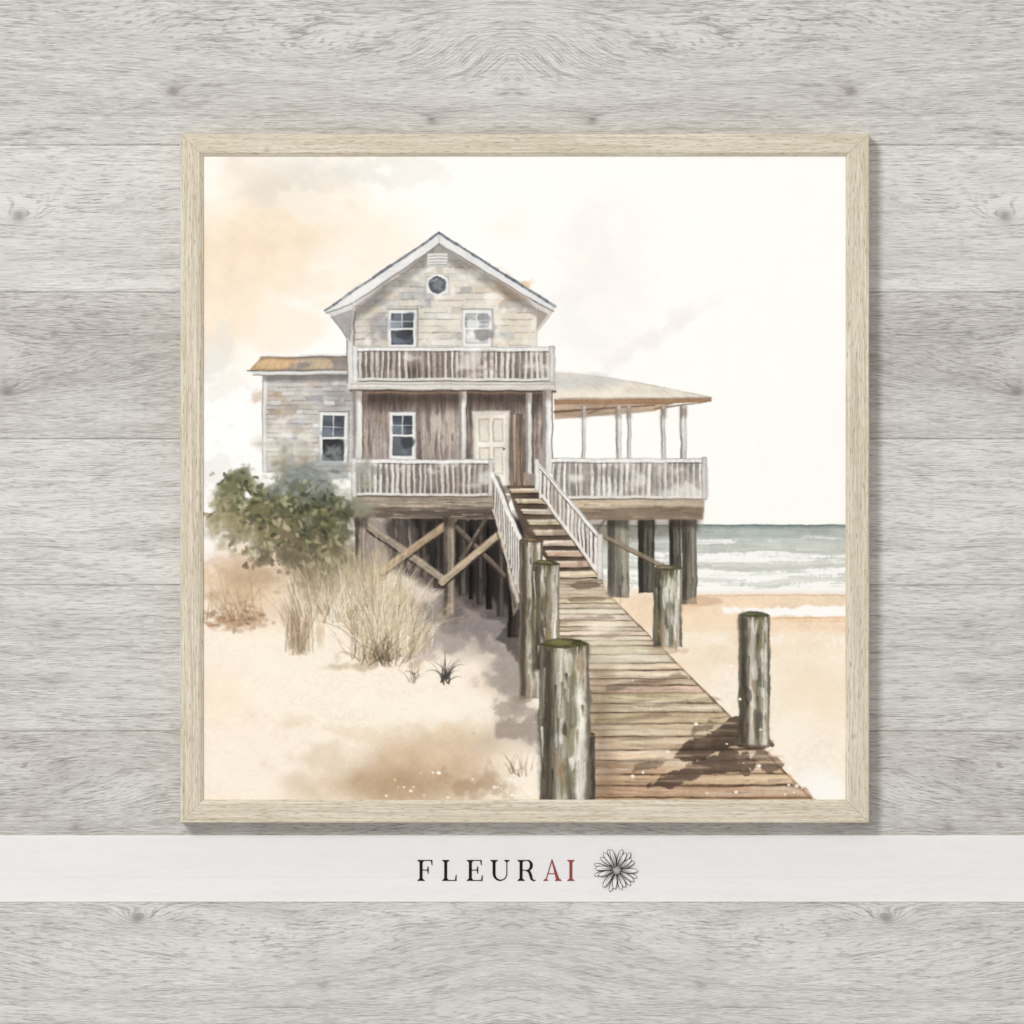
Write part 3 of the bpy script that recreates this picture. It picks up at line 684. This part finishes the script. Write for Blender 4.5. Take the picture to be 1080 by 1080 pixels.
for i in range(11):
    t = (i + .5) / 11; x = lerp(521, 548, t); yt = lerp(504, 572, t); yb = lerp(535, 628, t)
    line(x, yt, x, yb, 2, 1.8, random.choice([(240, 235, 227), (210, 201, 190), (246, 243, 237)]), .88, k); line(x + 1.3, yt + 2, x + 1.3, yb, .9, .7, (72, 62, 55), .75)
line(519, 500, 549, 569, 4, 4.4, (240, 237, 231), 1, k); line(522, 500, 551.5, 568, 1, 1, (96, 86, 78), .75)
line(521, 538, 546, 634, 2.8, 3.2, (206, 195, 180), .95, k); line(518.8, 540, 543, 640, 1.2, 1.4, (70, 60, 53), .8)

# ---------- mooring posts
def post(x0, x1, y0, y1, label, cap=(86, 84, 56), warm=0, lean=0, capH=None):
    k = new('painted_post', label); w = x1 - x0; ch = capH or w * .13
    j = lambda a: random.uniform(-a, a) * w
    pts = [(x0, y0 + ch * .7), (x0 + w * .12, y0 + j(.03)), (x0 + w * .4, y0 - ch * .2 + j(.03)), (x1 - w * .3, y0 + j(.04)), (x1 - w * .08, y0 + ch * .2), (x1, y0 + ch * .8)]
    for q in range(1, 6):
        yq = lerp(y0, y1, q / 6); pts.append((x1 + lean * q / 6 + j(.035), yq))
    pts += [(x1 + lean, y1), (x0 + lean, y1)]
    for q in range(5, 0, -1):
        yq = lerp(y0, y1, q / 6); pts.append((x0 + lean * q / 6 + j(.035), yq))
    poly(pts, (166 + warm, 158, 140), id=k, edge=.25, var=.2, tex='v', soft=1, rag=.6)
    sx = lambda t, y: x0 + w * t + lean * (y - y0) / (y1 - y0)
    def strip(ta, tb, col, a, soft): poly([(sx(ta, y0), y0 + ch), (sx(tb, y0), y0 + ch), (sx(tb, y1), y1), (sx(ta, y1), y1)], col, a, soft=soft, edge=0, var=.22, tex='v', rag=w * .06)
    strip(.03, .3, (64, 57, 48), .85, w * .16); strip(.36, .6, (214, 208, 192), .65, w * .16); strip(.54, .7, (98, 92, 74), .6, w * .12)
    strip(.74, .93, (230, 226, 214), .8, w * .12); strip(.93, .99, (96, 84, 70), .75, w * .06)
    for q in range(14):
        yb_ = random.uniform(y0 + 8, y1 - 8); t = random.uniform(.1, .88)
        blob(sx(t, yb_), yb_, w * random.uniform(.06, .18), random.uniform(6, 20), random.choice([(112, 108, 74), (160, 130, 98), (84, 80, 64), (236, 231, 219), (132, 130, 96), (62, 54, 46), (244, 240, 230)]), .62, .9, .4, src=NV2)
    for i in range(int(10 + w * .7)):
        t = random.uniform(.04, .95); ya = random.uniform(y0 + ch, y1 - 12); l = random.uniform(6, (y1 - y0) * .3); yb = min(y1 - 1, ya + l)
        line(sx(t, ya), ya, sx(t + random.uniform(-.03, .03), yb), yb, random.uniform(.5, w * .05 + .6), .3, random.choice([(56, 49, 42), (98, 92, 66), (238, 234, 222), (146, 118, 88), (110, 108, 94), (246, 242, 234)]), random.uniform(.35, .75), soft=1)
    s = (x0 + x1) / 2
    poly([(x0 - .5, y0 + ch * .7), (x0 + w * .2, y0 - ch * .1), (s, y0 - ch * .3), (x1 - w * .2, y0 - ch * .1), (x1 + .5, y0 + ch * .65), (x1 - w * .1, y0 + ch * 1.0), (s, y0 + ch * 1.2), (x0 + w * .1, y0 + ch * 1.05)], cap, .9, id=k, edge=.2, var=.3, tex='m', rag=1)
    blob(s - w * .1, y0 + ch * .35, w * .3, ch * .4, tuple(min(255, v * 1.6) for v in cap), .6, .6, .5, src=NM2)
    for i in range(int(w / 2.5)):
        x = random.uniform(x0 + 1, x1 - 1); line(x, y0 + ch * .8, x, y0 + ch + random.uniform(2, 16), 2, .3, random.choice([cap, (104, 98, 62), (70, 62, 46)]), .6)
    return k
post(548, 572, 568, 737, 'painted tall post behind at the left of the boardwalk', (96, 80, 60), 6)
post(562, 590, 592, 706, 'painted post second from the front on the left', (88, 82, 58))
post(689, 719, 597, 682, 'painted post at the right of the boardwalk, nearest the house', (100, 94, 72))
post(779, 812, 646, 786, 'painted post at the right of the boardwalk, nearest the front', (76, 76, 50))
post(616, 627, 773, 846, 'painted narrow dark post beside the large front post', (58, 50, 42), 0)
poly([(616, 778), (627, 776), (627, 846), (616, 846)], (56, 48, 42), .75, soft=1.5, edge=0, tex='v', var=.2)
post(569, 622, 675, 846, 'painted large front post at the bottom edge of the picture', (82, 80, 48))
blob(700, 686, 22, 5, (186, 160, 134), .5, .7, .5, src=NM2); blob(556, 738, 20, 5, (150, 134, 120), .6, .8, .5, src=NM2)
for i in range(50):
    x, y = random.choice([(random.uniform(400, 560), random.uniform(815, 842)), (random.uniform(640, 850), random.uniform(700, 840)), (random.uniform(820, 880), random.uniform(800, 842))])
    r = random.uniform(.5, 2.1); blob(x, y, r * 1.3, r, (255, 250, 240), .95, 0, .3)
# ---------- watercolour warp, light wet-edge diffusion and granulation
wx = fbm(18, 18, 4) * 1.15; wy = fbm(18, 18, 4) * 1.1
iy = np.arange(H)[:, None] + wy * R * .65; ix = np.arange(W)[None, :] + wx * R * .85
iy = np.clip(iy, 0, H - 1.001); ix = np.clip(ix, 0, W - 1.001)
i0, j0 = iy.astype(int), ix.astype(int); fy, fx = (iy - i0)[..., None], (ix - j0)[..., None]
C = (C[i0, j0] * (1 - fx) + C[i0, j0 + 1] * fx) * (1 - fy) + (C[i0 + 1, j0] * (1 - fx) + C[i0 + 1, j0 + 1] * fx) * fy
ID = ID[np.round(iy).astype(int), np.round(ix).astype(int)]
Bl = C.copy()
for r_ in (1, 1, 2):
    Bl = (Bl + np.roll(Bl, r_, 0) + np.roll(Bl, -r_, 0) + np.roll(Bl, r_, 1) + np.roll(Bl, -r_, 1)) / 5
wm = np.clip(NM * 1.2 - .02, 0, .5)[..., None]
C[4:-4, 4:-4] = (C * (1 - wm) + Bl * wm)[4:-4, 4:-4]
dk = 1 - C.mean(-1, keepdims=True)
C = C * (1 + (NF[..., None] * .018 + NM2[..., None] * .07) * np.clip(dk * 2.2, .05, 1))
gray = C @ np.array([.3, .6, .1]); C = gray[..., None] + (C - gray[..., None]) * .97
C = np.clip(C, 0, 1)
# tidy stray specks of the part map
for _ in range(2):
    up, dn, lf, rt = np.roll(ID, 1, 0), np.roll(ID, -1, 0), np.roll(ID, 1, 1), np.roll(ID, -1, 1)
    same = (up == ID).astype(int) + (dn == ID) + (lf == ID) + (rt == ID)
    ID = np.where(same <= 1, np.where(lf == rt, lf, up), ID)
LIN = np.where(C <= .04045, C / 12.92, ((C + .055) / 1.055) ** 2.4) / K
RGBA = np.concatenate([LIN, np.ones((H, W, 1))], -1).reshape(-1, 4)

pm, nt, b = newmat('watercolour_paper')
at = N(nt, 'ShaderNodeAttribute', attribute_name='paint'); L(nt, at.outputs['Color'], b.inputs['Base Color'])
b.inputs['Roughness'].default_value = .9; b.inputs['Specular IOR Level'].default_value = .1

HP = .0175
f_ = (D - HP) / D
cx_, cz_ = P(553.5, 504.5)[0], P(553.5, 504.5)[2]
root = empty('framed_print', (cx_, 0, cz_))
root['label'] = 'square pale oak framed watercolour print of a stilted beach house hung on the board wall'; root['category'] = 'framed picture'
VX = np.stack([(XX - 540) / 1000 * f_ - cx_, np.full_like(XX, -HP), (540 - YY) / 1000 * f_ - cz_], -1).reshape(-1, 3)
idx = np.arange(H * W).reshape(H, W)
FA = np.stack([idx[:-1, :-1], idx[1:, :-1], idx[1:, 1:], idx[:-1, 1:]], -1).reshape(-1, 4)
fid = ID[:-1, :-1].ravel()
def sub(k, name, parent):
    fa = FA[fid == k]
    if len(fa) < 6: return None
    u, inv = np.unique(fa, return_inverse=True)
    return np_mesh(name, VX[u], inv.reshape(-1, 4), pm, parent, [('paint', 'COLOR', RGBA[u])])
art = sub(0, 'art_print', root); art['label'] = 'printed watercolour sheet with beige and white sky'
for k, (nm, lb) in parts.items():
    if k == 0: continue
    o = sub(k, nm, art)
    if o and lb: o['label'] = lb

# ================================================================== FRAME
def oak(name, vertical):
    m, nt, b = newmat(name)
    tc = N(nt, 'ShaderNodeTexCoord'); sp = N(nt, 'ShaderNodeSeparateXYZ'); L(nt, tc.outputs['Object'], sp.inputs[0])
    al, ac = (sp.outputs[2], sp.outputs[0]) if vertical else (sp.outputs[0], sp.outputs[2])
    def cb(ka, kc, o=0):
        n = N(nt, 'ShaderNodeCombineXYZ'); L(nt, math_n(nt, 'MULTIPLY', al, ka), n.inputs[0]); L(nt, math_n(nt, 'MULTIPLY', ac, kc), n.inputs[1])
        L(nt, math_n(nt, 'MULTIPLY_ADD', sp.outputs[1], kc, o), n.inputs[2]); return n.outputs[0]
    a = noise_n(nt, cb(12, 520, 1), 1, 4, .65, .4); f = noise_n(nt, cb(60, 1500, 5), 1, 2, .7); g = noise_n(nt, cb(5, 60, 9), 1, 2, .5)
    p = ramp_n(nt, noise_n(nt, cb(90, 1100, 3), 1, 1, .5), .56, .7)
    cc = mix_n(nt, ramp_n(nt, a, .34, .66), lc(227, 218, 199), lc(190, 177, 151))
    cc = mix_n(nt, math_n(nt, 'MULTIPLY', ramp_n(nt, g, .4, .7), .5), cc, lc(210, 199, 176))
    cc = mix_n(nt, math_n(nt, 'MULTIPLY', ramp_n(nt, f, .35, .7), .35), cc, lc(238, 231, 215))
    cc = mix_n(nt, math_n(nt, 'MULTIPLY', p, .6), cc, lc(150, 135, 109))
    L(nt, cc, b.inputs['Base Color']); b.inputs['Roughness'].default_value = .6; b.inputs['Specular IOR Level'].default_value = .25
    bp = N(nt, 'ShaderNodeBump'); bp.inputs['Strength'].default_value = .25; bp.inputs['Distance'].default_value = .0005
    L(nt, f, bp.inputs['Height']); L(nt, bp.outputs[0], b.inputs['Normal'])
    return m
OV, OH = oak('oak_upright', True), oak('oak_crosswise', False)
HF = .022
ox0, oz1 = P(190, 141, HF)[0] - cx_, P(190, 141, HF)[2] - cz_
ox1, oz0 = P(917, 868, HF)[0] - cx_, P(917, 868, HF)[2] - cz_
ix0, iz1 = P(214, 164, HF)[0] - cx_, P(214, 164, HF)[2] - cz_
ix1, iz0 = P(892, 843.5, HF)[0] - cx_, P(892, 843.5, HF)[2] - cz_
prof = [(0, .0003), (0, .0195), (.015, .0212), (.05, .0219), (.10, .022), (.84, .022), (.90, .0214), (.93, .0204), (.96, .0200), (.985, .0198), (1, .0192), (1, .004)]
oc = [(ox0, oz0), (ox1, oz0), (ox1, oz1), (ox0, oz1)]; ic = [(ix0, iz0), (ix1, iz0), (ix1, iz1), (ix0, iz1)]
for e, (nm, mt) in enumerate((('bottom', OH), ('right', OV), ('top', OH), ('left', OV))):
    v = []; f = []
    n = len(prof)
    for q in (e, (e + 1) % 4):
        ax, az = oc[q]; bx, bz = ic[q]
        o2 = oc[(e + 1) % 4] if q == e else oc[e]
        dx, dz = o2[0] - ax, o2[1] - az; dl = math.hypot(dx, dz); dx, dz = dx / dl * .00015, dz / dl * .00015
        for (t, h) in prof: v.append((lerp(ax, bx, t) + dx, -h, lerp(az, bz, t) + dz))
    for j in range(n - 1): f.append((j, j + 1, n + j + 1, n + j))
    f.append(tuple(range(n))); f.append(tuple(range(2 * n - 1, n - 1, -1)))
    o = py_mesh('frame_rail', v, f, mt, root); o['label'] = '%s rail of the pale oak frame' % nm
    bmm = bmesh.new(); bmm.from_mesh(o.data); bmesh.ops.recalc_face_normals(bmm, faces=bmm.faces); bmm.to_mesh(o.data); bmm.free()
bb, nt, b = newmat('backing_card'); b.inputs['Base Color'].default_value = (.45, .38, .3, 1); b.inputs['Roughness'].default_value = .9
vb = [(ox0 + .01, -y, oz0 + .01) if q == 0 else (ox1 - .01, -y, oz0 + .01) if q == 1 else (ox1 - .01, -y, oz1 - .01) if q == 2 else (ox0 + .01, -y, oz1 - .01) for y in (.002, .0035) for q in range(4)]
py_mesh('backing_board', vb, [(0, 1, 2, 3), (4, 7, 6, 5), (0, 4, 5, 1), (1, 5, 6, 2), (2, 6, 7, 3), (3, 7, 4, 0)], bb, root)

# ================================================================== BANNER
bn = empty('banner', (0, 0, P(540, 951)[2]))
bn['label'] = 'sheer white banner with serif lettering and a daisy below the framed picture'; bn['category'] = 'banner'
bz = bn.location.z
sm, nt, b = newmat('sheer_white_film')
b.inputs['Base Color'].default_value = (.99, .985, .975, 1); b.inputs['Roughness'].default_value = .8; b.inputs['Specular IOR Level'].default_value = .1
tr = N(nt, 'ShaderNodeBsdfTransparent'); mx_ = N(nt, 'ShaderNodeMixShader'); mx_.inputs[0].default_value = .69
L(nt, tr.outputs[0], mx_.inputs[1]); L(nt, b.outputs[0], mx_.inputs[2]); L(nt, mx_.outputs[0], nt.nodes['Material Output'].inputs['Surface'])
BH = .0012
def B(px, py, h): x, y, z = P(px, py, h); return (x, y, z - bz)
py_mesh('film', [B(-240, 951, BH), B(1320, 951, BH), B(1320, 881, BH), B(-240, 881, BH)], [(0, 1, 2, 3)], sm, bn)
def ink(name, col):
    m, nt, b = newmat(name); b.inputs['Base Color'].default_value = lc(*col); b.inputs['Roughness'].default_value = .7; b.inputs['Specular IOR Level'].default_value = .1; return m
BLK, RED = ink('black_ink', (26, 25, 26)), ink('rust_ink', (150, 72, 66))
GRY = ink('sketch_ink', (58, 57, 57))
class Flat:
    def __init__(s, h0=.0016): s.v = []; s.f = []; s.h = h0
    def face(s, pts):
        A = sum(pts[i][0] * pts[(i + 1) % len(pts)][1] - pts[(i + 1) % len(pts)][0] * pts[i][1] for i in range(len(pts)))
        if A > 0: pts = pts[::-1]
        n = len(s.v); s.v += [B(x, y, s.h) for x, y in pts]; s.f.append(tuple(range(n, n + len(pts))))
    def up(s): s.h += .000015
    def box(s, x0, y0, x1, y1): s.up(); s.face([(x0, y0), (x1, y0), (x1, y1), (x0, y1)])
    def ply(s, pts): s.up(); s.face(pts)
    def stroke(s, pts, ws):
        s.up(); n = len(pts); Lf, Rt = [], []
        for i in range(n):
            a, b2 = pts[max(0, i - 1)], pts[min(n - 1, i + 1)]
            dx, dy = b2[0] - a[0], b2[1] - a[1]; l = math.hypot(dx, dy) or 1
            nx, ny = -dy / l * ws[i] / 2, dx / l * ws[i] / 2
            Lf.append((pts[i][0] + nx, pts[i][1] + ny)); Rt.append((pts[i][0] - nx, pts[i][1] - ny))
        for i in range(n - 1): s.face([Lf[i], Lf[i + 1], Rt[i + 1], Rt[i]])
    def build(s, name, m, lab=None):
        o = py_mesh(name, s.v, s.f, m, bn)
        if lab: o['label'] = lab
        return o
T0, B0 = 907.0, 929.0; TH, SR = 3.1, .9
def stem(g, x): g.box(x, T0, x + TH, B0)
def serif(g, x, y, w=TH, e=2.3):
    g.box(x - e, y, x + w + e, y + SR)
    d = 1 if y < 918 else -1; yy = y + SR if d > 0 else y
    g.ply([(x - e * .8, yy), (x, yy + d * 1.6), (x, yy)]); g.ply([(x + w + e * .8, yy), (x + w, yy + d * 1.6), (x + w, yy)])
def tserif(g, x, y, d, l):
    g.ply([(x, y), (x - 1.9, y), (x - .7, y + d * l), (x, y + d * l)])
g = Flat(); stem(g, 442.5); serif(g, 442.5, T0); serif(g, 442.5, B0 - SR); g.box(445, T0, 456, T0 + SR); tserif(g, 456, T0, 1, 5.5); g.box(445, 917.2, 452, 918.1); g.ply([(452, 913.8), (452, 921.4), (451.2, 921.4), (450.3, 917.6), (451.2, 913.8)]); g.build('letter', BLK, 'black letter F')
g = Flat(); stem(g, 468.5); serif(g, 468.5, T0); serif(g, 468.5, B0 - SR); g.box(471, B0 - SR, 481.5, B0); tserif(g, 481.5, B0, -1, 6.5); g.build('letter', BLK, 'black letter L')
g = Flat(); stem(g, 494.5); serif(g, 494.5, T0); serif(g, 494.5, B0 - SR); g.box(497, T0, 508, T0 + SR); tserif(g, 508, T0, 1, 5.5); g.box(497, B0 - SR, 509, B0); tserif(g, 509, B0, -1, 6); g.box(497, 917.2, 504, 918.1); g.ply([(504.3, 913.8), (504.3, 921.4), (503.5, 921.4), (502.6, 917.6), (503.5, 913.8)]); g.build('letter', BLK, 'black letter E')
g = Flat(); g.box(519.5, T0, 519.5 + TH, 921.5); serif(g, 519.5, T0); g.box(534, T0, 535, 921.5); serif(g, 534, T0, 1)
pts = []; ws = []
for i in range(17):
    a = math.pi * i / 16; pts.append((527.8 - math.cos(a) * 6.75, 921.3 + math.sin(a) * 7.1)); ws.append(lerp(TH, 1, min(1, i / 10)))
g.stroke(pts, ws); g.build('letter', BLK, 'black letter U')
g = Flat(); stem(g, 548); serif(g, 548, T0); serif(g, 548, B0 - SR)
pts = [(551, T0 + .45), (556, T0 + .5)]; ws = [SR, SR]
for i in range(1, 12):
    a = math.pi * i / 12; pts.append((556 + math.sin(a) * 4.4, 912.6 - math.cos(a) * 5.2)); ws.append(SR + (TH - SR) * math.sin(a))
pts += [(556, 917.8), (551, 917.8)]; ws += [SR, SR]; g.stroke(pts, ws)
g.stroke([(555, 917.8), (558.2, 919.4), (559.6, 923), (560.6, 927), (562.6, 928.8), (565, 928.2)], [1.4, 2.8, 3, 2.6, 1.6, .7]); g.build('letter', BLK, 'black letter R')
g = Flat(); g.ply([(581.2, T0 - .6), (582.6, T0 - .6), (590.6, B0), (586.8, B0)]); g.ply([(581.3, T0 + 1), (582.1, T0 + 2.2), (576.1, B0), (575, B0)]); g.box(578, 921, 586, 921.9); serif(g, 575.2, B0 - SR, .8, 2.2); serif(g, 587, B0 - SR, 3.4, 1.8); g.build('letter', RED, 'rust red letter A')
g = Flat(); stem(g, 600.5); serif(g, 600.5, T0); serif(g, 600.5, B0 - SR); g.build('letter', RED, 'rust red letter I')
# daisy
fill = ink('daisy_white', (232, 232, 230)); FCX, FCY = 650, 917.5
lines = Flat(.0019); fills = Flat(.0018)
rr = random.Random(5)
def petal(a, l, w, F1, Ln, r0=4.5):
    n = 10; up, dn = [], []
    bend = rr.uniform(-.14, .14)
    for i in range(n + 1):
        t = i / n; r = r0 + (l - r0) * t; ww = w * (math.sin(math.pi * min(1, .12 + t * .88)) ** .55) * (.5 + .5 * t) if i < n else 0
        aa = a + bend * t; ux, uy = math.cos(aa), math.sin(aa)
        up.append((FCX + ux * r - uy * ww / 2, FCY + uy * r + ux * ww / 2)); dn.append((FCX + ux * r + uy * ww / 2, FCY + uy * r - ux * ww / 2))
    F1.up(); F1.face(up + dn[::-1][1:])
    Ln.h = F1.h + .00001
    wl_ = [.38 + .45 * math.sin(math.pi * i / n) for i in range(n + 1)]
    Ln.stroke(up, wl_); Ln.stroke(dn, wl_)
    for q in (-.25, 0, .22):
        t1 = rr.uniform(.35, .8); pp = []
        for i in range(5):
            t = .0 + t1 * i / 4; r = r0 + (l - r0) * t; aa = a + bend * t; ux, uy = math.cos(aa), math.sin(aa); pp.append((FCX + ux * r - uy * w * q * (.5 + .5 * t), FCY + uy * r + ux * w * q * (.5 + .5 * t)))
        Ln.stroke(pp, [.55, .5, .42, .32, .12])
    F1.h = Ln.h
for i in range(12): petal(i / 12 * 6.283 + rr.uniform(-.08, .08) + .26, rr.uniform(21, 24.5), 5.6, fills, lines)
for i in range(11): petal(i / 11 * 6.283 + rr.uniform(-.1, .1), rr.uniform(19, 23), 6.2, fills, lines)
em = empty('daisy_emblem', B(FCX, FCY, 0)); em.parent = bn; em['label'] = 'black line drawn daisy'
ex, ey, ez = em.location
def emb(fl, name, m):
    v = [(x - ex, y - ey, z - ez) for x, y, z in fl.v]
    return py_mesh(name, v, fl.f, m, em)
emb(fills, 'petal_fill', fill); emb(lines, 'petal_outline', GRY)
ctr = Flat(lines.h + .00003)
for i in range(64):
    r = 5.4 * math.sqrt((i + .5) / 64); a = i * 2.39996; x, y = FCX + math.cos(a) * r, FCY + math.sin(a) * r * .85; q = .2 + .055 * r
    ctr.up(); ctr.face([(x + math.cos(t) * q, y + math.sin(t) * q) for t in [j * 1.0472 for j in range(6)]])
emb(ctr, 'flower_centre', GRY)

# ================================================================== LIGHT + CAMERA
w = bpy.data.worlds.new('World'); scene.world = w; w.use_nodes = True
bg = w.node_tree.nodes['Background']; bg.inputs[0].default_value = (1.0, .996, .985, 1); bg.inputs[1].default_value = .63
def area(name, loc, size, power, col=(1, 1, 1)):
    l = bpy.data.lights.new(name, 'AREA'); l.shape = 'DISK'; l.size = size; l.energy = power; l.color = col
    o = bpy.data.objects.new(name, l); COL.objects.link(o); o.location = loc
    o.rotation_euler = (Vector((0, 0, 0)) - Vector(loc)).to_track_quat('-Z', 'Y').to_euler(); return o
area('softbox', (-5.0, -8.2, 5.2), 3.0, 750, (1, .995, .985))
cam = bpy.data.cameras.new('camera'); co = bpy.data.objects.new('camera', cam); COL.objects.link(co)
co.location = (0, -D, 0); co.rotation_euler = (math.pi / 2, 0, 0)
cam.sensor_width = 36; cam.lens = 36 * D / 1.08; cam.clip_end = 100
scene.camera = co
scene.view_settings.view_transform = 'Standard'; scene.view_settings.look = 'None'; scene.view_settings.exposure = 0
